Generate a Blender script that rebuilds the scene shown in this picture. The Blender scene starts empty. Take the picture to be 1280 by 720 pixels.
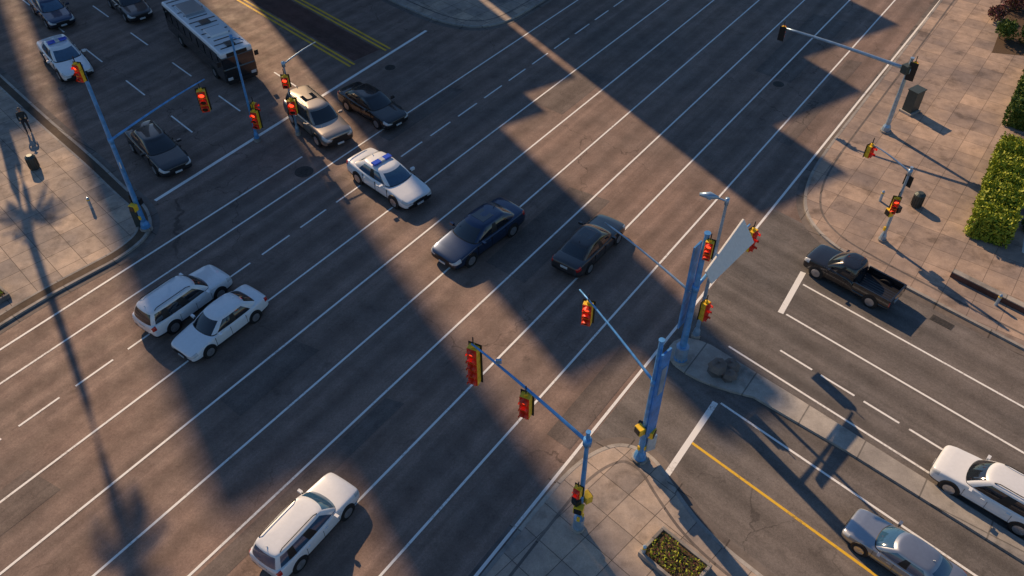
import bpy, math, random
from mathutils import Vector, Matrix
random.seed(7)
R=math.radians
# ---------------------------------------------------------------- materials
def newmat(name):
    m=bpy.data.materials.new(name); m.use_nodes=True
    nt=m.node_tree; b=nt.nodes['Principled BSDF']; return m,nt,b
def simple(name,col,rough=.5,metal=0,coat=0,var=.12,scale=6,spec=.5,emit=0):
    m,nt,b=newmat(name); N=nt.nodes;L=nt.links
    geo=N.new('ShaderNodeNewGeometry')
    no=N.new('ShaderNodeTexNoise'); no.inputs['Scale'].default_value=scale; no.inputs['Detail'].default_value=5
    L.new(geo.outputs['Position'],no.inputs['Vector'])
    cr=N.new('ShaderNodeMapRange'); cr.inputs[1].default_value=.3; cr.inputs[2].default_value=.7
    cr.inputs[3].default_value=1-var; cr.inputs[4].default_value=1+var
    L.new(no.outputs[0],cr.inputs[0])
    mx=N.new('ShaderNodeVectorMath'); mx.operation='SCALE'; mx.inputs[0].default_value=col
    L.new(cr.outputs[0],mx.inputs['Scale']); L.new(mx.outputs[0],b.inputs['Base Color'])
    b.inputs['Roughness'].default_value=rough; b.inputs['Metallic'].default_value=metal
    b.inputs['Coat Weight'].default_value=coat; b.inputs['Coat Roughness'].default_value=.04
    b.inputs['Specular IOR Level'].default_value=spec
    if emit:
        b.inputs['Emission Color'].default_value=(*col,1); b.inputs['Emission Strength'].default_value=emit
    return m
def mathn(N,L,op,a,b=None,c=None):
    n=N.new('ShaderNodeMath'); n.operation=op
    for i,x in enumerate((a,b,c)):
        if x is None: continue
        if isinstance(x,(int,float)): n.inputs[i].default_value=x
        else: L.new(x,n.inputs[i])
    return n.outputs[0]
def noise(N,L,vec,scale,detail=4,rough=.6):
    n=N.new('ShaderNodeTexNoise'); n.inputs['Scale'].default_value=scale; n.inputs['Detail'].default_value=detail
    n.inputs['Roughness'].default_value=rough
    L.new(vec,n.inputs['Vector']); return n.outputs[0]
def mapr(N,L,v,a,b,c,d):
    n=N.new('ShaderNodeMapRange'); 
    for i,x in enumerate((a,b,c,d)): n.inputs[i+1].default_value=x
    L.new(v,n.inputs[0]); return n.outputs[0]
def rotpos(N,L,ang,scl=(1,1,1)):
    geo=N.new('ShaderNodeNewGeometry'); 
    mp=N.new('ShaderNodeMapping'); mp.vector_type='POINT'
    mp.inputs['Rotation'].default_value=(0,0,ang); mp.inputs['Scale'].default_value=(1,1,1)
    L.new(geo.outputs['Position'],mp.inputs['Vector'])
    m2=N.new('ShaderNodeVectorMath'); m2.operation='MULTIPLY'; m2.inputs[1].default_value=scl
    L.new(mp.outputs[0],m2.inputs[0]); return mp.outputs[0],m2.outputs[0],geo.outputs['Position']
A1=R(36.3)
def asphalt(name,c1,c2,ang,lane0,lanew):
    m,nt,b=newmat(name); N=nt.nodes;L=nt.links
    p,ps,w=rotpos(N,L,ang,(1.6,.045,1))
    big=noise(N,L,w,.09,5); mid=noise(N,L,w,.8,6,.7); fine=noise(N,L,w,38,3,.7); strk=noise(N,L,ps,1.0,5,.65)
    grit=noise(N,L,w,9,4,.75)
    sep=N.new('ShaderNodeSeparateXYZ'); L.new(p,sep.inputs[0])
    fr=mathn(N,L,'FRACT',mathn(N,L,'DIVIDE',mathn(N,L,'SUBTRACT',sep.outputs[0],lane0),lanew))
    # oil band in lane centre, wheel paths a bit polished
    dc=mathn(N,L,'ABSOLUTE',mathn(N,L,'SUBTRACT',fr,.5))
    oil=mapr(N,L,dc,.02,.18,1,0)
    wheel=mapr(N,L,mathn(N,L,'ABSOLUTE',mathn(N,L,'SUBTRACT',dc,.26)),.0,.09,1,0)
    fac=mapr(N,L,big,.35,.65,0,1)
    mix=N.new('ShaderNodeMix'); mix.data_type='RGBA'; L.new(fac,mix.inputs[0])
    mix.inputs[6].default_value=(*c1,1); mix.inputs[7].default_value=(*c2,1)
    k=mapr(N,L,mid,.25,.75,.76,1.22)
    k=mathn(N,L,'MULTIPLY',k,mapr(N,L,fine,.3,.7,.70,1.32))
    k=mathn(N,L,'MULTIPLY',k,mapr(N,L,grit,.3,.7,.80,1.2))
    k=mathn(N,L,'MULTIPLY',k,mapr(N,L,strk,.3,.7,.75,1.22))
    k=mathn(N,L,'MULTIPLY',k,mathn(N,L,'SUBTRACT',1,mathn(N,L,'MULTIPLY',oil,mapr(N,L,strk,.35,.6,.05,.32))))
    k=mathn(N,L,'MULTIPLY',k,mathn(N,L,'ADD',1,mathn(N,L,'MULTIPLY',wheel,.10)))
    # cracks
    ds=N.new('ShaderNodeTexNoise'); ds.inputs['Scale'].default_value=.9; ds.inputs['Detail'].default_value=5; L.new(w,ds.inputs['Vector'])
    dv=N.new('ShaderNodeVectorMath'); dv.operation='MULTIPLY_ADD'; L.new(ds.outputs[1],dv.inputs[0]); dv.inputs[1].default_value=(2.2,2.2,0); L.new(w,dv.inputs[2])
    vo=N.new('ShaderNodeTexVoronoi'); vo.feature='DISTANCE_TO_EDGE'; vo.inputs['Scale'].default_value=.16; L.new(dv.outputs[0],vo.inputs['Vector'])
    crack=mapr(N,L,vo.outputs['Distance'],.0025,.006,1,0)
    crack=mathn(N,L,'MULTIPLY',crack,mapr(N,L,noise(N,L,w,.06,3),.48,.58,0,.45))
    k=mathn(N,L,'MULTIPLY',k,mathn(N,L,'SUBTRACT',1,crack))
    # dark drips/stains
    st=noise(N,L,w,.55,3); k=mathn(N,L,'MULTIPLY',k,mapr(N,L,st,.64,.74,1,.70))
    sc=N.new('ShaderNodeVectorMath'); sc.operation='SCALE'; L.new(mix.outputs[2],sc.inputs[0]); L.new(k,sc.inputs['Scale'])
    L.new(sc.outputs[0],b.inputs['Base Color']); 
    L.new(mapr(N,L,mid,.3,.7,.9,.65),b.inputs['Roughness'])
    b.inputs['Specular IOR Level'].default_value=.3
    bp=N.new('ShaderNodeBump'); bp.inputs['Strength'].default_value=.35; bp.inputs['Distance'].default_value=.02
    L.new(fine,bp.inputs['Height']); L.new(bp.outputs[0],b.inputs['Normal'])
    return m
def concrete(name,c1,c2,ang,slab=1.5,joint=.35):
    m,nt,b=newmat(name); N=nt.nodes;L=nt.links
    p,ps,w=rotpos(N,L,ang,(1,1,1))
    br=N.new('ShaderNodeTexBrick'); br.offset=0; br.inputs['Scale'].default_value=1/slab
    br.inputs['Mortar Size'].default_value=.012; br.inputs['Brick Width'].default_value=1; br.inputs['Row Height'].default_value=1
    br.inputs['Color1'].default_value=(.78,.80,.84,1); br.inputs['Color2'].default_value=(1.15,1.12,1.08,1); br.inputs['Mortar'].default_value=(joint,joint,joint,1)
    L.new(p,br.inputs['Vector'])
    big=noise(N,L,w,.22,6,.6); mid=noise(N,L,w,1.7,6,.7); fine=noise(N,L,w,25,3,.7); st=noise(N,L,w,.6,5,.65)
    mix=N.new('ShaderNodeMix'); mix.data_type='RGBA'; L.new(mapr(N,L,big,.38,.62,0,1),mix.inputs[0])
    mix.inputs[6].default_value=(*c1,1); mix.inputs[7].default_value=(*c2,1)
    k=mathn(N,L,'MULTIPLY',mapr(N,L,mid,.3,.7,.78,1.16),mapr(N,L,fine,.3,.7,.86,1.12))
    k=mathn(N,L,'MULTIPLY',k,mapr(N,L,st,.54,.70,1,.55))
    sc=N.new('ShaderNodeVectorMath'); sc.operation='SCALE'; L.new(mix.outputs[2],sc.inputs[0]); L.new(k,sc.inputs['Scale'])
    mu=N.new('ShaderNodeVectorMath'); mu.operation='MULTIPLY'; L.new(sc.outputs[0],mu.inputs[0]); L.new(br.outputs[0],mu.inputs[1])
    L.new(mu.outputs[0],b.inputs['Base Color']); b.inputs['Roughness'].default_value=.9; b.inputs['Specular IOR Level'].default_value=.25
    return m
def paintline(name,col,under,wear=.5):
    m,nt,b=newmat(name); N=nt.nodes;L=nt.links
    _,_,w=rotpos(N,L,0)
    a=noise(N,L,w,7,6,.75); c=noise(N,L,w,.5,4)
    s=mathn(N,L,'ADD',mathn(N,L,'MULTIPLY',a,.65),mathn(N,L,'MULTIPLY',c,.45))
    mix=N.new('ShaderNodeMix'); mix.data_type='RGBA'; L.new(mapr(N,L,s,wear,wear+.16,0,1),mix.inputs[0])
    mix.inputs[6].default_value=(*col,1); mix.inputs[7].default_value=(*under,1)
    L.new(mix.outputs[2],b.inputs['Base Color']); b.inputs['Roughness'].default_value=.7
    return m
M={}
M['asph']=asphalt('asphalt_main',(.255,.176,.142),(.180,.138,.120),A1,-10.86,3.25)
M['asph2']=asphalt('asphalt_cross',(.175,.152,.138),(.130,.120,.115),R(-45),39.6/1.4142,2.65)
M['patch']=asphalt('asphalt_patch',(.145,.118,.106),(.155,.122,.108),A1,-10.86,3.25)
M['redpave']=asphalt('median_red_paving',(.13,.062,.05),(.10,.058,.048),R(-45),0,50)
M['conc']=concrete('sidewalk_concrete',(.50,.40,.32),(.33,.285,.255),R(-45))
M['conc2']=concrete('sidewalk_brick_tan',(.48,.36,.28),(.30,.24,.21),A1,1.6,.5)
M['curb']=concrete('kerb_concrete',(.44,.41,.37),(.30,.28,.26),A1,3,.5)
M['gutter']=concrete('gutter_concrete',(.22,.19,.17),(.15,.13,.12),A1,3,.5)
M['verge']=concrete('verge_dirt',(.14,.10,.07),(.09,.07,.055),A1,50,.9)
M['white']=paintline('road_paint_white',(.84,.84,.82),(.30,.26,.23),.59)
M['yellow']=paintline('road_paint_yellow',(.78,.47,.03),(.20,.13,.06),.58)
M['soil']=simple('mulch',(.09,.055,.03),.95,var=.5,scale=14)
M['steelblue']=simple('pole_paint_blue',(.10,.33,.68),.38,.25,var=.25,scale=3)
M['steel']=simple('galvanised_steel',(.34,.48,.62),.35,.5,var=.2,scale=3)
M['yel']=simple('signal_yellow',(.92,.58,.03),.45,var=.1)
M['sigred']=simple('signal_red',(.78,.04,.012),.4,var=.1)
M['redlens']=simple('red_lens',(1,.06,.02),.2,emit=2.0)
M['darklens']=simple('dark_lens',(.05,.03,.01),.2)
M['black']=simple('black_plastic',(.012,.012,.014),.5)
M['rubber']=simple('tyre_rubber',(.018,.018,.018),.85)
M['rim']=simple('wheel_alloy',(.5,.5,.52),.3,.8)
M['glass']=simple('car_glass',(.012,.016,.022),.04,spec=.9,coat=.6)
M['glassblue']=simple('car_glass_sky_blue',(.03,.09,.17),.05,spec=1,coat=1)  # blue sky reflection put into the glass colour
M['head']=simple('headlight',(.55,.58,.6),.1,coat=1)
M['tail']=simple('taillight',(.45,.01,.01),.2,coat=1)
M['pwhite']=simple('paint_white',(.76,.79,.82),.3,0,1,var=.03)
M['pblack']=simple('paint_black',(.014,.015,.018),.25,.1,1,var=.05)
M['pblue']=simple('paint_dark_blue',(.018,.040,.095),.28,.5,1,var=.05)
M['pgrey']=simple('paint_dark_grey',(.055,.052,.055),.3,.5,1,var=.05)
M['psilver']=simple('paint_silver',(.38,.41,.45),.3,.75,1,var=.04)
M['pbrown']=simple('paint_silver_brown',(.32,.29,.26),.3,.7,1,var=.04)
M['signwhite']=simple('sign_panel_white',(.85,.82,.74),.5,var=.05)
M['bluepanel']=simple('banner_blue',(.05,.24,.62),.5,var=.3,scale=2)
M['cabinet']=simple('cabinet_green_grey',(.06,.08,.078),.5,.3)
M['facade']=simple('facade_stone',(.33,.29,.25),.8)
M['winglass']=simple('window_glass',(.03,.04,.05),.1,coat=1)
M['bark']=simple('palm_bark',(.16,.12,.09),.9,var=.3)
M['police']=simple('lightbar_blue',(.03,.08,.6),.15,coat=1)
M['iron']=simple('cast_iron',(.06,.055,.05),.7,.3,var=.3)
M['skin']=simple('skin',(.45,.27,.19),.6)
M['hair']=simple('hair',(.02,.014,.01),.6)
M['jacket']=simple('jacket_dark',(.02,.03,.035),.85)
M['trouser']=simple('trousers_dark',(.025,.027,.035),.85)
def leafmat(name,a,b_):
    m,nt,b=newmat(name); N=nt.nodes;L=nt.links
    geo=N.new('ShaderNodeNewGeometry'); mix=N.new('ShaderNodeMix'); mix.data_type='RGBA'
    L.new(geo.outputs['Random Per Island'],mix.inputs[0]); mix.inputs[6].default_value=(*a,1); mix.inputs[7].default_value=(*b_,1)
    L.new(mix.outputs[2],b.inputs['Base Color']); b.inputs['Roughness'].default_value=.6; b.inputs['Specular IOR Level'].default_value=.3
    return m
M['leaf']=leafmat('leaf_green',(.04,.09,.012),(.12,.17,.025))
M['leafy']=leafmat('leaf_yellow_green',(.18,.25,.02),(.42,.45,.045))
M['leafp']=leafmat('leaf_pink',(.25,.05,.08),(.10,.10,.03))
M['palm']=leafmat('palm_frond',(.05,.08,.02),(.11,.12,.03))
M['pebble']=simple('white_pebbles',(.60,.58,.55),.8,var=.45,scale=5)

# ---------------------------------------------------------------- mesh builder
class MB:
    def __init__(s): s.v=[];s.f=[];s.m=[];s.mats=[]
    def mi(s,k):
        if k not in s.mats: s.mats.append(k)
        return s.mats.index(k)
    def add(s,vs,fs,k):
        o=len(s.v); s.v+= [tuple(x) for x in vs]
        for i_,f in enumerate(fs): s.f.append(tuple(o+a for a in f)); s.m.append(s.mi(k if isinstance(k,str) else k[i_]))
    def box(s,c,d,k,rz=0,M4=None):
        x,y,z=d[0]/2,d[1]/2,d[2]/2; vs=[Vector((a*x,b*y,e*z)) for e in(-1,1) for b in(-1,1) for a in(-1,1)]
        T=M4 if M4 else Matrix.Rotation(rz,4,'Z'); vs=[T@v+Vector(c) for v in vs]
        s.add(vs,[(0,2,3,1),(4,5,7,6),(0,1,5,4),(2,6,7,3),(0,4,6,2),(1,3,7,5)],k)
    def beam(s,p0,p1,a,b,k):
        p0=Vector(p0);p1=Vector(p1); d=p1-p0; q=d.to_track_quat('X','Z').to_matrix().to_4x4()
        s.box((p0+p1)/2,(d.length,a,b),k,M4=q)
    def sweep(s,pts,rad,n,k,cap=True):
        pts=[Vector(p) for p in pts]; vs=[];fs=[]
        for i,p in enumerate(pts):
            d=(pts[min(i+1,len(pts)-1)]-pts[max(i-1,0)]).normalized()
            q=d.to_track_quat('Z','X').to_matrix(); r=rad[i] if isinstance(rad,(list,tuple)) else rad
            for j in range(n):
                a=2*math.pi*j/n; vs.append(p+q@Vector((math.cos(a)*r,math.sin(a)*r,0)))
        for i in range(len(pts)-1):
            for j in range(n):
                fs.append((i*n+j,i*n+(j+1)%n,(i+1)*n+(j+1)%n,(i+1)*n+j))
        if cap: fs.append(tuple(range(n))[::-1]); fs.append(tuple((len(pts)-1)*n+j for j in range(n)))
        s.add(vs,fs,k)
    def obj(s,name,parent=None,smooth=False,bevel=0,subs=0,loc=None):
        me=bpy.data.meshes.new(name); me.from_pydata(s.v,[],s.f)
        for k in s.mats: me.materials.append(M[k])
        me.polygons.foreach_set('material_index',s.m)
        if smooth: me.polygons.foreach_set('use_smooth',[True]*len(s.f))
        me.update(); o=bpy.data.objects.new(name,me); bpy.context.collection.objects.link(o)
        if parent: o.parent=parent
        if loc: o.location=loc
        if bevel:
            b=o.modifiers.new('bevel','BEVEL'); b.width=bevel; b.segments=2; b.limit_method='ANGLE'
        if subs:
            b=o.modifiers.new('sub','SUBSURF'); b.levels=subs; b.render_levels=subs
        return o
def empty(name,loc=(0,0,0),rz=0,sc=1):
    e=bpy.data.objects.new(name,None); bpy.context.collection.objects.link(e); e.location=loc; e.rotation_euler=(0,0,rz); e.scale=(sc,sc,sc); e.empty_display_size=.3
    return e
def az(h): return Vector((math.sin(R(h)),math.cos(R(h)),0))

# ---------------------------------------------------------------- ground, roads
def sheet(name,pts,z,k):
    b=MB(); b.add([(x,y,z) for x,y in pts],[tuple(range(len(pts)))],k); return b.obj(name)
MU=az(36.3); MV=Vector((math.cos(A1),-math.sin(A1),0))
def mr(u,v): p=MU*u+MV*v; return (p.x,p.y)
sheet('ground',[(-900,-900),(900,-900),(900,900),(-900,900)],-.02,'gutter')
sheet('main_road',[mr(-200,-42),mr(-200,-8.5),mr(400,-8.5),mr(400,-42)],.004,'asph')
CD=Vector((.7071,-.7071,0)); CE=Vector((.7071,.7071,0))
def cr(t,e): p=CD*t+CE*(e/1.41421); return (p.x,p.y)   # e = X+Y
def leg(name,e0,e1,vedge,sgn):
    out=[]
    for e in (e0,e1):
        a=cr(0,e); va=a[0]*MV.x+a[1]*MV.y; dv=CD.x*MV.x+CD.y*MV.y
        out.append((vedge-va)/dv)
    pts=[cr(out[0],e0),cr(out[0]+sgn*300,e0),cr(out[1]+sgn*300,e1),cr(out[1],e1)]
    sheet(name,pts,.0085,'asph2' if sgn>0 else 'asph')
leg('cross_street',25.5,57.5,-10.75,1)
leg('cross_street',16,60.5,-41.0,-1)

def chaikin(p,n=2):
    for _ in range(n):
        q=[p[0]]
        for a,b in zip(p[:-1],p[1:]):
            q.append((a[0]*.75+b[0]*.25,a[1]*.75+b[1]*.25)); q.append((a[0]*.25+b[0]*.75,a[1]*.25+b[1]*.75))
        q.append(p[-1]); p=q
    return p
def offs(p,d):
    out=[]
    for i in range(len(p)):
        a=Vector(p[max(i-1,0)]);b=Vector(p[min(i+1,len(p)-1)]); t=(b-a).normalized(); n=Vector((-t.y,t.x))
        out.append((p[i][0]+n.x*d,p[i][1]+n.y*d))
    return out
def ribbon(name,p,d0,d1,z0,z1,k,parent=None):
    a=offs(p,d0);b=offs(p,d1);n=len(p); m=MB()
    vs=[(x,y,z1) for x,y in a]+[(x,y,z1) for x,y in b]+[(x,y,z0) for x,y in a]+[(x,y,z0) for x,y in b]
    fs=[]
    for i in range(n-1):
        fs+=[(i,i+1,n+i+1,n+i),(2*n+i,2*n+i+1,i+1,i),(n+i,n+i+1,3*n+i+1,3*n+i)]
    m.add(vs,fs,k); return m.obj(name,parent)
def block(kerb,close,k,side,name='sidewalk',verge=False):
    p=chaikin(kerb,3)
    e=empty(name)
    inner=offs(p,side*.18)
    b=MB(); pts=inner+close; b.add([(x,y,.14) for x,y in pts],[tuple(range(len(pts)))],k); b.obj('paving',e)
    ribbon('kerb',p,0,side*.185,-.02,.15,'curb',e)
    ribbon('gutter',p,-side*.45,0,0,.0135,'gutter',e)
    if verge:
        ribbon('verge',p,side*.19,side*.72,.13,.1445,'verge',e)
        ribbon('kerbside_strip',p,side*.72,side*.86,.13,.149,'curb',e)
    else: ribbon('kerbside_strip',p,side*.95,side*1.08,.13,.1445,'gutter',e)
    return p
kA=[(-160,177.6),(-60,77.6),(-46,63.6),(-34,51.6),(-28,45.9),(-25.2,43.0),(-23.0,40.9),(-22.0,38.6),(-22.9,36.4),(-24.6,34.6),(-26.6,32.4),(-29.6,28.2),(-64.7,-20.7),(-150,-137)]
block(kA,[(-300,-137),(-300,177)],'conc',-1,verge=True)
kB=[(-160,219.2),(-60,119.2),(-20,79.2),(-11.4,70.6),(-8.3,67.7),(-6.0,65.9),(-3.8,65),(-1.6,65.2),(.4,66.8),(3.6,71.0),(62.8,151.3),(120,229)]
block(kB,[(0,300)],'conc',1)
kC=[(140,209),(97,151),(43.6,77.9),(38.2,70.4),(30,58.9),(24,50.6),(21.0,46.4),(19.1,43.2),(18.3,40.2),(19.0,37.6),(20.7,35.5),(23.2,32.9),(28,28.1),(33,23),(80,-24),(180,-124)]
block(kC,[(400,-124),(400,209)],'conc2',1)
kD=[(-80,-91),(-36.6,-31.6),(-1.1,16.6),(1.2,19.7),(2.5,21.4),(3.9,22.6),(5.4,23.1),(6.8,22.2),(7.5,20.4),(8.5,18.4),(10.5,16.3),(40,-13.2),(120,-93)]
block(kD,[(60,-120),(-60,-120)],'conc',-1)

def stripe(m,a,b,w,z,k,dash=None):
    a=Vector((*a,0));b=Vector((*b,0)); d=(b-a); Ln=d.length; d.normalize(); n=Vector((-d.y,d.x,0))*w/2
    segs=[]
    if dash:
        t=0
        while t<Ln: segs.append((t,min(t+dash[0],Ln))); t+=dash[0]+dash[1]
    else:
        n_=max(1,int(Ln/6)); segs=[(Ln*i/n_,Ln*(i+1)/n_) for i in range(n_)]
    for t0,t1 in segs:
        p=a+d*t0;q=a+d*t1
        m.add([(p.x-n.x,p.y-n.y,z),(q.x-n.x,q.y-n.y,z),(q.x+n.x,q.y+n.y,z),(p.x+n.x,p.y+n.y,z)],[(0,1,2,3)],k)
mk=MB(); Z=.0165
for k in range(9):
    v=-(10.9+3.25*k)
    if k in (6,7): stripe(mk,mr(-60,v),mr(180,v),.12,Z,'white',(2.2,.9) if k==7 else None)
    else: stripe(mk,mr(-60,v),mr(180,v),.125 if k else .15,Z,'white')
stripe(mk,mr(-60,-39.1),mr(29,-39.1),.14,Z,'white')
stripe(mk,(-22.9,41.7),(-7.2,64.6),.26,Z,'white')
def cl(e,t0,t1,w,k,dash=None): stripe(mk,cr(t0,e),cr(t1,e),w,Z,k,dash)
cl(50.7,-12.2,60,.12,'white'); cl(46.8,-11.6,60,.12,'white'); cl(43.2,-10.4,60,.12,'white',(1.9,.5))
cl(40.8,-12.5,60,.12,'white'); cl(35.9,-10.6,60,.12,'white'); cl(31.7,-10.2,60,.14,'yellow')
stripe(mk,(17.0,35.0),(14.9,31.7),.32,Z,'white'); stripe(mk,(10.2,25.5),(7.2,21.3),.3,Z,'white')
for e in (26.8,32.3,39.2): cl(e,-110,-48+(e-27)*.09,.12,'white',(3,4))
for e in (45.9,46.5,51.0,51.6): cl(e,-130,-50.5,.19,'yellow')
mk.obj('lane_markings')
sheet('painted_median',[cr(-130,46.9),cr(-51,46.9),cr(-51,50.6),cr(-130,50.6)],.0125,'redpave')
for (u,v,l,w_) in [(28,-22.5,9,2.9),(44,-30.5,6,2.8),(12,-27,5,1.6),(58,-19,12,3.0),(20,-12.6,7,1.4),(66,-33,9,2.6),(-3,-31,7,2.2),(34,-36.7,8,1.2),(50,-13.8,14,1.1),(5,-20.4,12,1.0)]:
    sheet('asphalt_patch',[mr(u,v),mr(u+l,v),mr(u+l+.3,v+w_),mr(u-.1,v+w_)],.0125,'patch')
# raised median in the right leg
med=empty('median_island')
pm=chaikin([cr(60,38.9),cr(-8.2,38.9),cr(-12.0,36.2),cr(-14.6,36.4),cr(-14.8,39.2),cr(-12.2,40.2),cr(60,39.9)],2)
b=MB(); b.add([(x,y,.15) for x,y in pm]+[(x,y,-.01) for x,y in pm],[tuple(range(len(pm)))[::-1]]+[(i,(i+1)%len(pm),len(pm)+(i+1)%len(pm),len(pm)+i) for i in range(len(pm))],'curb'); b.obj('kerb',med)
for x,y in [(-13.9,44.8),(-9.6,58.5),(20.4,56)]:
    b=MB(); b.sweep([(x,y,.0),(x,y,.022)],.62 if x<-13 else .42,24,'iron'); 
    for i in range(-3,4): b.box((x,y+i*.1,.026),(.5,.03,.01),'iron')
    b.obj('manhole_cover')
for x,y,rz in [(23.6,31.0,-.78),(-26.9,44.2,-.78)]:
    b=MB(); b.box((x,y,.01),(1.2,.5,.03),'iron',rz=rz)
    for i in range(7): b.box((x+(i-3)*.15*math.cos(rz),y+(i-3)*.15*math.sin(rz),.03),(.04,.42,.02),'iron',rz=rz)
    b.obj('storm_drain')

# ---------------------------------------------------------------- cars
KIND={
'sedan':dict(L=4.9,st=[(2.45,.55,.36,.60),(2.42,.78,.24,.66),(2.30,.88,.2,.71),(2.02,.91,.18,.77),(1.97,.912,.18,.78),(1.5,.925,.18,.84),(1.05,.93,.18,.90),(.95,.93,.18,.91),(0,.94,.18,.93),(-1.0,.94,.18,.95),(-1.75,.93,.20,.99),(-1.85,.925,.2,1.0),(-2.22,.90,.24,1.0),(-2.38,.86,.28,.96),(-2.45,.76,.34,.88),(-2.48,.55,.46,.78)],
  g=((-1.92,1.10,.845,.90),(-1.15,.28,.63,1.42)),wx=(1.46,-1.40),wr=.34,rear=(12,14)),
'suv':dict(L=4.9,st=[(2.45,.6,.42,.74),(2.42,.82,.30,.84),(2.30,.91,.26,.92),(2.02,.94,.24,.97),(1.97,.94,.24,.98),(1.5,.95,.24,1.02),(1.15,.96,.24,1.06),(1.0,.96,.24,1.07),(0,.965,.24,1.08),(-1.0,.965,.24,1.10),(-1.9,.96,.26,1.12),(-2.0,.955,.26,1.12),(-2.28,.94,.28,1.12),(-2.40,.91,.32,1.09),(-2.45,.84,.36,1.0),(-2.48,.6,.46,.9)],
  g=((-2.38,1.18,.875,1.03),(-2.08,.42,.69,1.70)),wx=(1.46,-1.42),wr=.38,rear=(12,14)),
'pickup':dict(L=5.4,st=[(2.70,.62,.44,.80),(2.66,.86,.32,.92),(2.54,.94,.28,1.0),(2.25,.97,.26,1.04),(2.2,.97,.26,1.05),(1.8,.975,.26,1.08),(1.45,.98,.26,1.11),(1.3,.98,.26,1.11),(.6,.98,.26,1.11),(-.40,.98,.26,1.11),(-.46,.98,.26,.64),(-.52,.98,.26,.62),(-1.5,.98,.3,.62),(-2.5,.97,.36,.62),(-2.62,.95,.38,.62),(-2.66,.8,.42,.60)],
  g=((-.44,1.42,.89,1.06),(-.30,.66,.70,1.70)),wx=(1.72,-1.62),wr=.40,rear=(30,31)),
}
def outline(g,t,grow=0):
    (xr0,xf0,h0,z0),(xr1,xf1,h1,z1)=g
    xr=xr0+(xr1-xr0)*t; xf=xf0+(xf1-xf0)*t; hw=h0+(h1-h0)*t; z=z0+(z1-z0)*t
    bu=.07*math.sin(math.pi*min(max(t,0),1)); xf+=bu+grow; xr-=bu*.6+grow; hw+=bu*.55+grow; L_=xf-xr
    half=[(xf+.12,0),(xf+.075,.5*hw),(xf-.05,.84*hw),(xf-.17,.965*hw),(xr+L_*.58,1.0*hw),(xr+L_*.535,1.0*hw),(xr+L_*.26,.985*hw),(xr+L_*.20,.975*hw),(xr+.10,.93*hw),(xr-.01,.80*hw),(xr-.06,.45*hw),(xr-.08,0)]
    full=half+[(x,-y) for x,y in half[-2:0:-1]]
    return [(x,y,z) for x,y in full]
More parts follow.
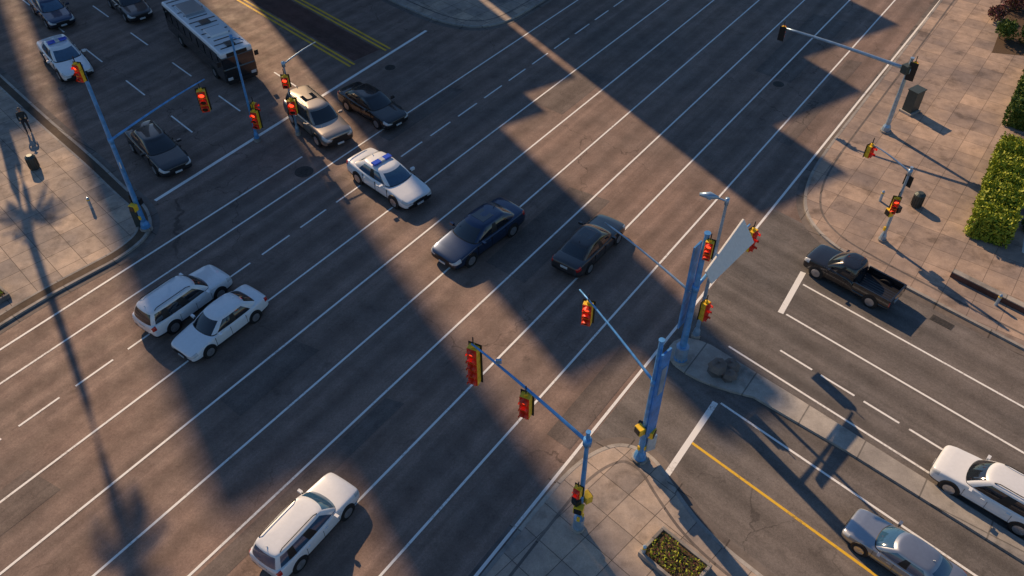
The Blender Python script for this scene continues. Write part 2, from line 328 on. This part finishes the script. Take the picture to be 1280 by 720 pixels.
def car(name,X,Y,h,L,kind,paint,glass='glass',extra=None):
    K=KIND[kind]; sc=L/K['L']; e=empty(name,(X,Y,.012),R(90-h),sc); st=K['st']
    m=MB(); vs=[];fs=[];mt=[]
    for x,w,zb,zt in st:
        H_=zt-zb
        half=[(0,zb),(w*.82,zb),(w*.96,zb+.05),(w*.985,zb+.16),(w,zb+H_*.5),(w*.992,zb+H_*.70),(w*.955,zt-.055),(w*.90,zt-.012),(w*.74,zt+.012),(w*.38,zt+.035),(0,zt+.042)]
        full=half+[(-y,z) for y,z in half[-2:0:-1]]
        vs+=[(x,y,z) for y,z in full]
    n=20
    for i in range(len(st)-1):
        for j in range(n):
            fs.append((i*n+j,(i+1)*n+j,(i+1)*n+(j+1)%n,i*n+(j+1)%n)); js=j if j<10 else 19-j
            k=paint
            if js<=2: k='black'
            if i in (0,1,2) and js in (5,6): k='head'
            if K['rear'][0]<=i<K['rear'][1] and js in (5,6): k='tail'
            if i==0 and js in (3,): k='black'
            mt.append(k)
    fs.append(tuple(range(n))); mt.append('black'); fs.append(tuple((len(st)-1)*n+j for j in range(n))[::-1]); mt.append(paint)
    m.add(vs,fs,mt); m.obj('body',e,True,subs=2)
    g=K['g']; zt=g[1][3]; cx=(g[1][0]+g[1][1])/2
    m=MB(); lv=[outline(g,t) for t in (-.12,0,.05,.35,.65,.90,.955)]
    o=outline(g,1.0)
    def shr(k,z): return [(cx+(x-cx)*k,y*k,z) for x,y,_ in o]
    lv+=[shr(.97,zt+.012),shr(.85,zt+.035),shr(.5,zt+.055),shr(.12,zt+.06)]
    n=len(o); vs=[p for r in lv for p in r]; fs=[];mt=[]
    nh=11
    for i in range(len(lv)-1):
        for j in range(n):
            js=j if j<nh else n-1-j
            fs.append((i*n+j,i*n+(j+1)%n,(i+1)*n+(j+1)%n,(i+1)*n+j))
            if i<=1: k='black' if js<=2 else paint
            elif i>=5: k=paint
            else:
                k=glass
                if js==2: k=paint
                if js==4: k='black'
                if kind=='suv':
                    if js==6 : k='black'
                    if js==8: k=paint
                elif js in (7,8): k=paint
            mt.append(k)
    fs.append(tuple((len(lv)-1)*n+j for j in range(n))); mt.append(paint)
    m.add(vs,fs,mt); m.obj('cabin',e,True,subs=2)
    m=MB(); rw=K['wr']; wv=st[8][1]
    for wx in K['wx']:
        for s in (-1,1):
            m.sweep([(wx,s*(wv-.3),rw+.03),(wx,s*(wv+.004),rw+.03)],rw+.055,24,'black')
            m.sweep([(wx,s*(wv-.22),rw),(wx,s*(wv-.02),rw),(wx,s*(wv+.02),rw)],[rw,rw,rw*.92],24,'rubber')
            m.sweep([(wx,s*(wv+.01),rw),(wx,s*(wv+.026),rw)],rw*.66,16,'rim')
            for q in range(5):
                a=q*1.2566; m.beam((wx,s*(wv+.03),rw),(wx+math.cos(a)*rw*.6,s*(wv+.03),rw+math.sin(a)*rw*.6),.012,.05,'rim')
    m.obj('wheels',e)
    m=MB(); xf=st[0][0]; xr=st[-1][0]
    for s in (-1,1):
        m.box((g[0][1]-.38,s*(wv+.10),g[0][3]+.10),(.13,.22,.13),paint); m.box((g[0][1]-.38,s*(wv-.02),g[0][3]+.06),(.06,.12,.04),'black')
        for dx in ((.25,-.78) if kind!='pickup' else (.1,)): m.box((dx,s*(wv+.0),g[0][3]-.13),(.17,.05,.028),paint)
    m.box((xf-.01,0,st[1][3]-.12),(.05,.9,.11),'black'); m.box((xf+.01,0,.36),(.04,.4,.11),'head')
    m.box((xr+.0,0,st[-1][3]-.03),(.04,.42,.13),'head')
    m.sweep([(g[1][0]+.1,0,zt+.04),(g[1][0]+.02,0,zt+.13)],[.03,.012],6,paint)
    m.obj('trim',e,bevel=.02)
    m=MB()
    for s in (-1,1):
        for dx in ((.98,.05,-.92) if kind!='pickup' else (1.2,.0)): m.box((dx,s*(wv-.017),.62),(.014,.05,.52),'black')
    if kind=='suv':
        for s in (-1,1): m.sweep([(g[1][0]+.2,s*.60,zt+.03),(g[1][0]+.35,s*.58,zt+.10),(g[1][1]-.4,s*.58,zt+.10),(g[1][1]-.2,s*.60,zt+.03)],.022,6,'black')
    if kind=='pickup':
        for s in (-1,1): m.box((-1.55,s*.91,.86),(2.22,.10,.50),paint); m.box((-2.63,s*.92,.86),(.06,.12,.28),'tail')
        m.box((-2.60,0,.86),(.09,1.72,.5),paint); m.box((-1.52,0,.672),(2.1,1.72,.03),'black')
        for i in range(8): m.box((-1.52,-.7+i*.2,.69),(2.1,.06,.02),'pgrey')
    if extra=='lightbar':
        m.box((cx+.05,0,zt+.13),(.30,1.12,.09),'police'); m.box((cx+.05,0,zt+.132),(.31,.24,.10),'head'); m.box((cx+.05,0,zt+.07),(.16,.9,.05),'black')
    if extra=='sunroof': m.box((cx+.15,0,zt+.05),(.7,.78,.016),'glass')
    m.obj('details',e,bevel=.008)
    return e
car('police_car',-35.0,58.7,140,6.3,'sedan','pwhite','glassblue','lightbar')
car('sedan',-39.4,67.0,140,5.8,'sedan','pblue','glassblue')
car('sedan',-33.2,68.2,140,5.8,'sedan','pgrey')
car('sedan',-24.0,46.5,138,6.0,'sedan','pblack')
car('suv',-13.7,49.9,141,6.1,'suv','pbrown',extra='sunroof')
car('sedan',-10.1,51.9,134,5.8,'sedan','pblack')
car('police_car',-8.0,43.1,134,6.2,'sedan','pwhite','glassblue','lightbar')
car('sedan',-2.0,37.7,222,6.2,'sedan','pblue',extra='sunroof')
car('sedan',4.6,36.8,36,5.5,'sedan','pgrey','glass','sunroof')
car('station_wagon',-18.1,32.1,36,5.3,'suv','pwhite','glass')
car('sedan',-15.7,30.4,216,5.3,'sedan','pwhite')
car('suv',-8.9,18.4,34,5.0,'suv','pwhite','glassblue')
car('pickup_truck',19.4,34.0,315,5.4,'pickup','pblack')
car('suv',21.6,20.0,312,5.2,'suv','pwhite')
car('sedan',16.5,17.0,314,4.8,'sedan','psilver','glassblue')

def bus(X,Y,h,L=11.2,W=2.6,Hh=2.9):
    e=empty('shuttle_bus',(X,Y,.012),R(90-h))
    m=MB(); m.box((0,0,1.0),(L,W,1.25),'pblack'); m.box((0,0,2.62),(L-.1,W-.04,.5),'pwhite'); m.obj('body',e,bevel=.14)
    m=MB(); m.box((0,0,2.0),(L-.05,W-.06,1.0),'glass'); m.obj('windows',e,bevel=.08)
    m=MB()
    n=8
    for i in range(n+1):
        x=-L/2+.35+i*(L-1.2)/n
        for s in (-1,1): m.box((x,s*(W/2-.015),2.0),(.12,.05,.85),'pblack')
    for s in (-1,1):
        m.box((-.2,s*(W/2-.012),2.52),(L-.9,.05,.24),'pblack')
        m.box((L/2-.1,s*(W/2+.2),2.1),(.12,.3,.4),'black')
        m.box((L/2-.02,s*.95,.75),(.08,.4,.22),'head'); m.box((-L/2+.02,s*1.05,.9),(.08,.25,.4),'tail')
    m.box((L/2-.0,0,.5),(.16,2.3,.28),'black'); m.box((L/2-.02,0,2.62),(.1,1.6,.28),'black')
    for i in range(14): m.box((-L/2+.7+i*(L-1.4)/13,0,2.885),(.14,W-.5-.3*(i%3),.03),'pblack' if i%2 else 'pgrey')
    m.box((-2.6,0,3.0),(2.2,1.6,.24),'psilver'); m.box((2.2,0,2.98),(1.4,1.4,.2),'pwhite'); m.box((.1,0,2.93),(.8,.8,.1),'pgrey'); m.box((4.5,0,2.93),(.7,.7,.1),'pgrey')
    m.obj('trim',e,bevel=.03)
    m=MB()
    for x in (L/2-2.2,-L/2+2.6):
        for s in (-1,1):
            m.sweep([(x,s*(W/2-.3),.5),(x,s*(W/2+.01),.5)],.55,20,'black'); m.sweep([(x,s*(W/2-.3),.48),(x,s*(W/2+.04),.48)],.46,20,'rubber'); m.sweep([(x,s*(W/2),.48),(x,s*(W/2+.05),.48)],.26,14,'rim')
    m.obj('wheels',e)
bus(-24.0,60.4,141)

# ---------------------------------------------------------------- signals
def head(e,p,h,n=3,s=1.35,name='signal_head'):
    m=MB(); T=Matrix.Rotation(R(90-h),4,'Z'); p=Vector(p)
    def P(x,y,z): return p+T@Vector((x*s,y*s,z*s))
    H_=.36
    for i in range(n):
        z=-H_*i-H_/2
        m.box(P(-.02,0,z),(.24*s,.36*s,.34*s),'yel',rz=R(90-h))
        m.box(P(.115,0,z),(.03*s,.34*s,.32*s),'sigred',rz=R(90-h))
        k='redlens' if i==0 else 'darklens'
        m.sweep([P(.12,0,z),P(.145,0,z)],.125*s,14,k)
        vs=[];fs=[];nn=9
        for j in range(nn):
            a=math.pi*(-.15+1.3*j/(nn-1)); y=math.cos(a)*.15; zz=math.sin(a)*.15
            vs+=[P(.12,y,z+zz),P(.12+.20-.04*abs(math.cos(a)),y,z+zz)]
        for j in range(nn-1): fs.append((2*j,2*j+1,2*j+3,2*j+2))
        m.add(vs,fs,'sigred')
    m.box(P(-.02,0,.05),(.12*s,.12*s,.1*s),'yel'); m.sweep([P(-.02,0,.0),P(-.02,0,.45)],.03,6,'black')
    m.box(P(-.15,0,-H_*n/2),(.02,.50*s,(H_*n+.1)*s),'black',rz=R(90-h))
    return m.obj(name,e,bevel=.012)
def arcpts(a,b,lift,n=8):
    a=Vector(a);b=Vector(b); return [a.lerp(b,i/n)+Vector((0,0,lift*math.sin(math.pi*.5*i/n))) for i in range(n+1)]
def pole(e,b,h,r=.13,k='steelblue',base=True):
    m=MB(); m.sweep([(b[0],b[1],.12),(b[0],b[1],h)],[r,r*.62],12,k)
    if base:
        m.sweep([(b[0],b[1],.0),(b[0],b[1],.28)],r*2.3,12,'curb'); m.sweep([(b[0],b[1],.28),(b[0],b[1],.55),(b[0],b[1],.75)],[r*1.8,r*1.6,r],10,k)
    m.sweep([(b[0],b[1],h),(b[0],b[1],h+.06)],r*.8,10,k)
    return m.obj('pole',e,smooth=False)
def arm(e,b,z,h,L,lift=.5,r=.075,k='steelblue'):
    d=az(h); a=Vector((b[0],b[1],z)); m=MB(); pts=arcpts(a,a+d*L,lift)
    m.sweep(pts,[r-(r*.45)*i/8 for i in range(9)],8,k)
    m.sweep([a-Vector((0,0,.18)),a+Vector((0,0,.18))],r*2.1,8,k)
    m.obj('mast_arm',e,smooth=True); return pts
def ped(e,b,h,z=2.6):
    d=az(h); m=MB(); m.box((b[0]+d.x*.3,b[1]+d.y*.3,z),(.32,.42,.42),'yel',rz=R(90-h)); m.box((b[0]+d.x*.48,b[1]+d.y*.48,z),(.04,.34,.34),'black',rz=R(90-h))
    m.box((b[0]-d.x*.24,b[1]-d.y*.24,z+.1),(.28,.36,.4),'black',rz=R(90-h)); m.box((b[0]+d.x*.16,b[1]+d.y*.16,1.1),(.1,.14,.28),'yel',rz=R(90-h)); m.obj('pedestrian_signal',e,bevel=.02)
S=empty('traffic_signal'); b=(-22.5,38.8); pole(S,b,11.2,.16); pt=arm(S,b,6.6,34,6.9,.5)
head(S,pt[-1]+Vector((-.3,-.35,-.55)),165,3); head(S,(b[0]-.05,b[1]-.3,11.5),190,3,.95); ped(S,b,200,2.0); 
m=MB(); m.box((b[0]-.35,b[1]+.15,1.0),(.5,.45,1.3),'cabinet',rz=.3); m.box((b[0]-.3,b[1]+.3,2.2),(.3,.45,.9),'black',rz=.5); m.box((b[0]-.05,b[1]+.05,5.0),(.06,.6,.4),'signwhite',rz=.5); m.obj('control_box',S,bevel=.02)
S=empty('traffic_signal'); b=(-17.8,48.4); pole(S,b,7.9,.10); arm(S,b,7.8,125,1.2,.2,.05); head(S,(b[0]+.35,b[1]-.3,2.6),190,3,1.25); head(S,(b[0]+.3,b[1]+.2,2.9),100,2,1.1)
S=empty('traffic_signal'); b=(-15.1,49.2); pole(S,b,5.6,.09,'steel'); pt=arm(S,b,5.5,36,3.0,.3,.06,'steel'); head(S,(b[0]-.0,b[1]-.35,4.8),175,2,1.2); head(S,(b[0]+.1,b[1]-.35,3.0),175,2,1.5)
S=empty('traffic_signal'); b=(2.9,18.5); pole(S,b,7.2,.13); pt=arm(S,b,6.6,315,6.5,.5,.085)
head(S,pt[-1]+Vector((.05,-.05,-.15)),205,5,1.3); head(S,pt[4]+Vector((-.05,-.05,-.35)),205,3,1.25); head(S,(b[0]-.2,b[1]-.15,3.6),215,2,.9); ped(S,b,200,2.2); ped(S,b,60,2.4)
m=MB(); m.sweep([(b[0],b[1],.1),(b[0],b[1],1.0)],.24,10,'steel'); m.box(pt[6]+Vector((0,0,.25)),(.25,.12,.2),'steel'); m.obj('control_box',S)
S=empty('traffic_signal'); b=(6.0,22.1); pole(S,b,8.4,.17); pt=arm(S,b,5.8,331,5.9,.4,.07); head(S,pt[-2]+Vector((0,-.1,-.15)),200,3,1.25)
m=MB(); m.box((b[0]+.22,b[1]-.22,5.2),(.09,.62,5.6),'bluepanel',rz=R(45)+math.pi/2); m.box((b[0]+.1,b[1]-.1,7.6),(.3,.05,.05),'steel',rz=R(-45)); m.box((b[0]+.1,b[1]-.1,3.0),(.3,.05,.05),'steel',rz=R(-45))
m.box((b[0]+.26,b[1]-.26,6.2),(.04,.34,1.7),'steel',rz=R(45)+math.pi/2)
m.obj('banner',S)
ped(S,b,120,2.4); ped(S,b,240,2.6); m=MB(); m.box((b[0]+.35,b[1]+.2,1.3),(.5,.45,1.1),'steel',rz=.4); m.obj('control_box',S,bevel=.03)
S=empty('traffic_signal'); b=(8.8,28.2); pole(S,b,8.8,.20); pt=arm(S,b,4.9,320,6.2,.6,.07,'steel')
m=MB(); m.box((b[0]-.27,b[1]+.20,5.3),(.08,.66,5.4),'steelblue',rz=R(-40)); m.obj('banner',S)
pt=arm(S,b,5.4,38,5.6,.25,.09); head(S,pt[-1]+Vector((.25,-.1,-.3)),140,3,1.25); head(S,pt[1]+Vector((.35,-.3,-1.3)),140,3,1.1); head(S,(b[0]+.1,b[1]-.3,8.6),205,3,1.0)
m=MB(); q0=pt[1]+Vector((.1,-.1,.15)); q1=pt[7]+Vector((.1,-.1,.1)); dd=(q1-q0).normalized(); n_=Vector((dd.y,-dd.x,0))
vs=[]
for q,sz in ((q0,.6),(q1,1.2)):
    for hh in (-.75*sz,.75*sz):
        for tt in (-.05,.05): vs.append(q+Vector((0,0,hh*.62+ .1))+n_*(hh*-.45+.1)+n_*tt)
m.add(vs,[(0,1,3,2),(4,6,7,5),(0,4,5,1),(2,3,7,6),(0,2,6,4),(1,5,7,3)],'signwhite'); m.obj('sign_panel',S,bevel=.02)
m=MB(); m.sweep([(b[0],b[1],.1),(b[0],b[1],1.2)],.34,12,'steel'); m.obj('collar',S)
S=empty('traffic_signal'); b=(22.4,37.7); pole(S,b,5.5,.11,'steel'); pt=arm(S,b,5.2,322,2.6,.45,.06,'steel'); head(S,pt[-1]+Vector((0,0,-.05)),150,2,1.1); head(S,(b[0]-.2,b[1]-.2,3.5),200,3,1.0); ped(S,b,250,2.4)
m=MB(); m.box((b[0]+.1,b[1],4.6),(.05,.5,.7),'black',rz=.6); m.obj('sign',S)
S=empty('traffic_signal'); b=(26.4,49.4); pole(S,b,5.8,.17,'steel'); pt=arm(S,b,5.0,305,8.8,.4,.14,'steel'); head(S,(b[0]+.2,b[1]-.2,5.6),36,3,1.1); head(S,pt[-1]+Vector((0,0,.1)),36,3,.9)
m=MB(); m.box((b[0]-.2,b[1]-.1,5.1),(.5,.5,.6),'cabinet',rz=.5); m.obj('camera_box',S,bevel=.03)
S=empty('street_lamp'); b=(9.9,29.9); pole(S,b,9.4,.11,'steel'); pt=arm(S,b,9.3,290,.7,.1,.05,'steel')
m=MB(); q=pt[-1]; m.sweep([q+Vector((.3,-.1,0)),q+Vector((-.1,.03,.03)),q+Vector((-.55,.18,0))],[.06,.18,.08],10,'steel'); m.sweep([q+Vector((-.1,.03,-.14)),q+Vector((-.1,.03,-.06))],.12,10,'head'); m.obj('lamp_head',S,smooth=True)
m=MB(); b0=(11.0,27.3)
for i in range(3):
    x=b0[0]+(-.4,.25,.1)[i]; y=b0[1]+(.1,.2,-.35)[i]; r=(.55,.48,.4)[i]
    m.sweep([(x,y,.12),(x+.03,y,.15+r*.6),(x-.02,y,.15+r*1.2),(x,y,.15+r*1.5)],[r,r*1.05,r*.7,r*.2],7,'gutter')
m.obj('boulder')

# ---------------------------------------------------------------- street furniture, plants
def leaves(m,fn,n,size,k):
    for _ in range(n):
        p=Vector(fn()); a=Vector((random.uniform(-1,1),random.uniform(-1,1),random.uniform(-.4,1))).normalized()
        t=a.orthogonal().normalized(); t=Matrix.Rotation(random.uniform(0,6.28),3,a)@t; b_=a.cross(t); s=size*random.uniform(.6,1.4)
        m.add([p-t*s,p+b_*s*.5,p+t*s,p-b_*s*.5],[(0,1,2,3)],k)
def hedge(name,p0,p1,w,h,k,n):
    m=MB(); p0=Vector((*p0,0));p1=Vector((*p1,0)); d=p1-p0; nn=Vector((-d.y,d.x,0)).normalized(); L_=d.length
    m.beam(p0+Vector((0,0,.14+h*.42)),p1+Vector((0,0,.14+h*.42)),w*.8,h*.84,'leaf')
    def f():
        u=random.random(); face=random.random()
        bump=.16*math.sin(u*L_*2.3)+.10*math.sin(u*L_*5.1+1)
        if face<.55: v=random.uniform(-.5,.5)*w; z=h+bump-abs(v)*.15
        elif face<.9: v=random.choice((-.5,.5))*(w+bump*.9); z=random.uniform(.05,1)*h
        else: u=random.choice((-.01,1.01)); v=random.uniform(-.5,.5)*w; z=random.uniform(.05,1)*h
        r=random.uniform(-.1,.05)
        q=p0+d*u+nn*(v*(1+r)); return (q.x+random.uniform(-.08,.08),q.y+random.uniform(-.08,.08),.14+z*(1+r))
    leaves(m,f,n,.11,k); m.obj(name)
hedge('hedge',(28.6,37.6),(34.0,46.2),2.2,1.6,'leafy',15000)
hedge('hedge',(36.0,49.6),(41.5,57.8),2.3,1.5,'leaf',10000)
hedge('hedge',(32.5,32.6),(38.5,26.2),1.4,1.0,'leafy',3500)
sheet('garden_bed',[(30.4,36.6),(36,31),(60,40),(60,64),(43,60)],.146,'pebble')
def shrub(name,x,y,r,k,n):
    m=MB(); 
    m.sweep([(x,y,.1),(x,y,.1+r*.8)],[.05,.02],6,'bark')
    c=[(x+random.uniform(-.5,.5)*r,y+random.uniform(-.5,.5)*r,.14+r*random.uniform(.4,.9),r*random.uniform(.4,.7)) for _ in range(7)]
    def f():
        a=random.choice(c); v=Vector((random.gauss(0,1),random.gauss(0,1),random.gauss(0,1))).normalized()*a[3]*random.uniform(.75,1.05)
        return (a[0]+v.x,a[1]+v.y,max(.15,a[2]+v.z*.8))
    leaves(m,f,n,.10,k); m.obj(name)
for x,y,r,k in [(43.5,68.5,1.3,'leafp'),(41.2,66.2,1.0,'leafp'),(40.2,63.0,1.2,'leaf'),(45,66,1.4,'leafp'),(46.5,70,1.5,'leaf'),(42.5,62.5,1.2,'leaf'),(33.4,40.6,.8,'leaf'),(35.6,43.4,.9,'leafy'),(34.5,38.5,.7,'leafp'),(38,46,1.1,'leaf'),(32.6,36.5,.6,'leafy'),(31.8,38.6,.6,'leaf'),(36.6,40.6,.9,'leafp')]:
    shrub('shrub',x,y,r,k,1500)
sheet('garden_bed',[(38.6,60.6),(41.5,60),(49,71),(46,73)],.1465,'soil')
def planter(x,y,rz,a,b_):
    e=empty('planter',(x,y,.14),rz); m=MB()
    for s in (-1,1): m.box((0,s*b_/2,.15),(a,.15,.3),'curb'); m.box((s*(a/2-.07),0,.15),(.15,b_-.16,.3),'curb')
    m.obj('wall',e,bevel=.02); m=MB(); m.box((0,0,.1),(a-.3,b_-.16,.2),'soil'); m.obj('soil',e)
    m=MB(); leaves(m,lambda:(random.uniform(-.45,.45)*a,random.uniform(-.4,.4)*b_,.22+abs(random.gauss(0,.12))),400,.07,'leafy'); leaves(m,lambda:(random.uniform(-.45,.45)*a,random.uniform(-.4,.4)*b_,.22+abs(random.gauss(0,.1))),250,.06,'leafp'); m.obj('plants',e)
planter(6.9,16.9,R(-45),2.6,1.6); planter(-29.6,32.4,R(50),2.4,1.5)
def cabinet(x,y,rz):
    e=empty('signal_cabinet',(x,y,.14),rz); m=MB(); m.box((0,0,.08),(1.2,1.0,.16),'curb'); m.box((0,0,.95),(.95,.75,1.6),'cabinet'); m.box((0,0,1.79),(1.05,.85,.08),'cabinet'); m.box((.48,0,1.0),(.03,.6,1.3),'iron'); m.box((.51,.2,1.0),(.03,.05,.2),'steel'); m.obj('cabinet_body',e,bevel=.02)
cabinet(29.0,52.0,.6)
def bin_(x,y):
    m=MB(); m.sweep([(x,y,.14),(x,y,.2),(x,y,1.0),(x,y,1.06),(x,y,1.2)],[.27,.3,.32,.34,.18],14,'cabinet'); 
    for i in range(12):
        a=i*math.pi/6; m.box((x+math.cos(a)*.325,y+math.sin(a)*.325,.6),(.03,.05,.75),'iron',rz=a)
    m.obj('litter_bin')
bin_(-31.9,45.0); bin_(25.6,41.0)
m=MB(); m.beam((25.4,34.6,.32),(40,20,.32),.3,.36,'redpave'); m.beam((25.4,34.6,.53),(40,20,.53),.36,.06,'curb'); m.obj('low_wall')
for x,y in [(-26.6,40.8),(23.5,41.5),(27.0,32.2),(5.6,17.2)]:
    m=MB(); m.sweep([(x,y,.14),(x,y,.9),(x,y,.98)],[.09,.09,.03],10,'steel'); m.sweep([(x,y,.75),(x,y,.82)],.1,10,'yel'); m.obj('bollard')
def person(x,y,h,sc=1):
    e=empty('pedestrian',(x,y,.14),R(90-h),sc)
    def skin(name,V,E,Rd,mat,root=0):
        me=bpy.data.meshes.new(name); me.from_pydata(V,E,[]); me.materials.append(M[mat]); o=bpy.data.objects.new(name,me); bpy.context.collection.objects.link(o); o.parent=e
        s=o.modifiers.new('skin','SKIN'); s.use_smooth_shade=True
        for i,r in enumerate(Rd): me.skin_vertices[0].data[i].radius=(r,r); me.skin_vertices[0].data[i].use_root=(i==root)
        o.modifiers.new('sub','SUBSURF').render_levels=1
        return o
    skin('legs',[(0,0,.95),(0,.10,.88),(.03,.11,.50),(-.02,.11,.09),(.13,.12,.04),(0,-.10,.88),(.08,-.11,.50),(.12,-.11,.09),(.27,-.12,.04)],[(0,1),(1,2),(2,3),(3,4),(0,5),(5,6),(6,7),(7,8)],[.14,.10,.068,.045,.04,.10,.068,.045,.04],'trouser')
    skin('torso',[(0,0,.93),(0,0,1.15),(.0,0,1.38),(0,.19,1.40),(-.02,.25,1.12),(.10,.24,.90),(0,-.19,1.40),(.02,-.25,1.12),(.16,-.22,.93),(0,0,1.50)],[(0,1),(1,2),(2,3),(3,4),(4,5),(2,6),(6,7),(7,8),(2,9)],[.145,.135,.15,.075,.055,.042,.075,.055,.042,.06],'jacket')
    skin('head',[(0,0,1.46),(.01,0,1.55),(.02,0,1.64),(.01,0,1.71)],[(0,1),(1,2),(2,3)],[.05,.07,.095,.08],'skin')
    skin('hair',[(-.02,0,1.62),(-.02,0,1.70),(0,0,1.76)],[(0,1),(1,2)],[.092,.098,.06],'hair')
    for nm,p in (('hand_left',(.12,.24,.86)),('hand_right',(.19,-.22,.89))):
        m=MB(); p=Vector(p); m.sweep([p,p+Vector((.02,0,-.09))],[.028,.036],8,'skin')
        for i in range(4):
            q=p+Vector((.02+(i-1.5)*.02,0,-.08)); m.sweep([q,q+Vector((.012,0,-.045)),q+Vector((.0,0,-.075+.006*abs(i-1.5)))],[.010,.009,.007],6,'skin')
        m.sweep([p+Vector((.03,0,-.03)),p+Vector((.06,0,-.06)),p+Vector((.065,0,-.085))],[.011,.010,.008],6,'skin'); m.obj(nm,e,True)
    m=MB(); 
    for s in (-1,1): m.sweep([(.105,s*.035,1.655),(.115,s*.035,1.655)],.012,8,'hair'); m.sweep([(.01,s*.095,1.62),(.01,s*.11,1.66)],.02,6,'skin')
    m.sweep([(.10,0,1.65),(.135,0,1.61)],[.010,.018],6,'skin'); m.box((.105,0,1.575),(.012,.045,.01),'sigred'); m.obj('face',e)
person(-34.1,49.3,150,1.12)

def palm(x,y,h,lean=0):
    e=empty('shade_palm_tree'); m=MB(); pts=[(x+lean*(i/10)**2+.15*math.sin(i),y,.1+h*i/10) for i in range(11)]
    m.sweep(pts,[.34-.016*i for i in range(11)],10,'bark'); m.obj('trunk',e,True)
    m=MB(); top=Vector(pts[-1])
    for i in range(34):
        a=random.uniform(0,6.28); up=random.uniform(-.7,1.0); L_=random.uniform(1.6,2.4); p=top.copy(); d=Vector((math.cos(a)*math.cos(up),math.sin(a)*math.cos(up),math.sin(up)))
        prev=p
        for j in range(8):
            p=prev+d*L_/8; d=(d+Vector((0,0,-.13))).normalized(); side=d.cross(Vector((0,0,1))).normalized(); w_=.5*math.sin(math.pi*(j+1.2)/10)
            for s in (-1,1):
                for q in (0,.5):
                    r0=prev.lerp(p,q); m.add([r0,r0+side*s*w_+d*.22+Vector((0,0,-.15)),r0+d*.09],[(0,1,2)],'palm')
            m.beam(prev,p,.03,.03,'palm'); prev=p
    m.obj('fronds',e)
palm(-42.6,60.0,31,.6); palm(-49.5,55.5,14.5,.3); palm(-52,61,19,-.3); palm(-56,49,16,.4); palm(-46,66,19,.4)  # unseen palms: the tallest read from its shadow, the rest added for streaky shade

# ---------------------------------------------------------------- unseen towers up-sun, sized and shaped to cast the shadow bands
EL=32.0; SA=31.0; TE=math.tan(R(EL))
s_=Vector((math.sin(R(SA)),-math.cos(R(SA)),0)); p_=Vector((math.cos(R(SA)),math.sin(R(SA)),0))
def tower(parts,q,depth):
    e=empty('shadow_tower')
    for w0,w1,tip in parts:
        h=(tip-q)*TE; c=p_*((w0+w1)/2)+s_*(q-depth/2); rz=math.atan2(p_.y,p_.x); W=w1-w0
        m=MB(); m.box((c.x,c.y,h/2),(W-.5,depth-.5,h),'winglass',rz=rz); m.obj('glazing',e)
        m=MB(); n=max(2,int(h/3.7))
        for i in range(n+1): m.box((c.x,c.y,i*h/n-(.4 if i==n else 0)+.4),(W,depth,.9),'facade',rz=rz)
        nx=max(1,int(W/3.0))
        for i in range(nx+1):
            for sd in (-1,1):
                q2=c+p_*(-W/2+.2+i*(W-.4)/nx)+s_*(sd*(depth/2-.12)); m.box((q2.x,q2.y,h/2),(.4,.26,h),'facade',rz=rz)
        m.obj('facade',e)
tower([(-1.5,4.3,-23),(4.3,12.6,-5)],-205,24)
tower([(16.2,20.5,-22),(20.5,25.2,-15)],-125,16)
tower([(24.0,29,-44),(29,33.6,-47)],-95,14)
tower([(34.2,42,-27)],-84,16)
tower([(42,51,-34),(51,62,-40)],-84,14)
tower([(-26,-13,-66),(-13,-7,-55),(-7,-2.5,-60)],-235,22)

# ---------------------------------------------------------------- light, sky, camera
W=bpy.data.worlds.new('World'); bpy.context.scene.world=W; W.use_nodes=True; nt=W.node_tree
sk=nt.nodes.new('ShaderNodeTexSky'); sk.sky_type='NISHITA'; sk.sun_disc=False; sk.sun_elevation=R(EL); sk.sun_rotation=R(-SA)
sk.air_density=1.3; sk.dust_density=.2; sk.ozone_density=6.5
bg=nt.nodes['Background']; nt.links.new(sk.outputs[0],bg.inputs[0]); bg.inputs[1].default_value=.085
l=bpy.data.lights.new('sun','SUN'); l.energy=5.0; l.angle=R(.5); l.color=(1,.70,.42)
lo=bpy.data.objects.new('sun',l); bpy.context.collection.objects.link(lo)
dv=s_*math.cos(R(EL))+Vector((0,0,-math.sin(R(EL)))); lo.rotation_euler=dv.to_track_quat('-Z','Y').to_euler(); lo.location=(0,0,60)
cd=bpy.data.cameras.new('camera'); co=bpy.data.objects.new('camera',cd); bpy.context.collection.objects.link(co)
cd.sensor_width=36; cd.lens=36*1030/1280; cd.clip_end=3000; co.location=(0,0,33); co.rotation_euler=(R(90-44.4),0,0)
sc=bpy.context.scene; sc.camera=co; sc.view_settings.view_transform='Standard'; sc.view_settings.look='None'; sc.view_settings.exposure=0
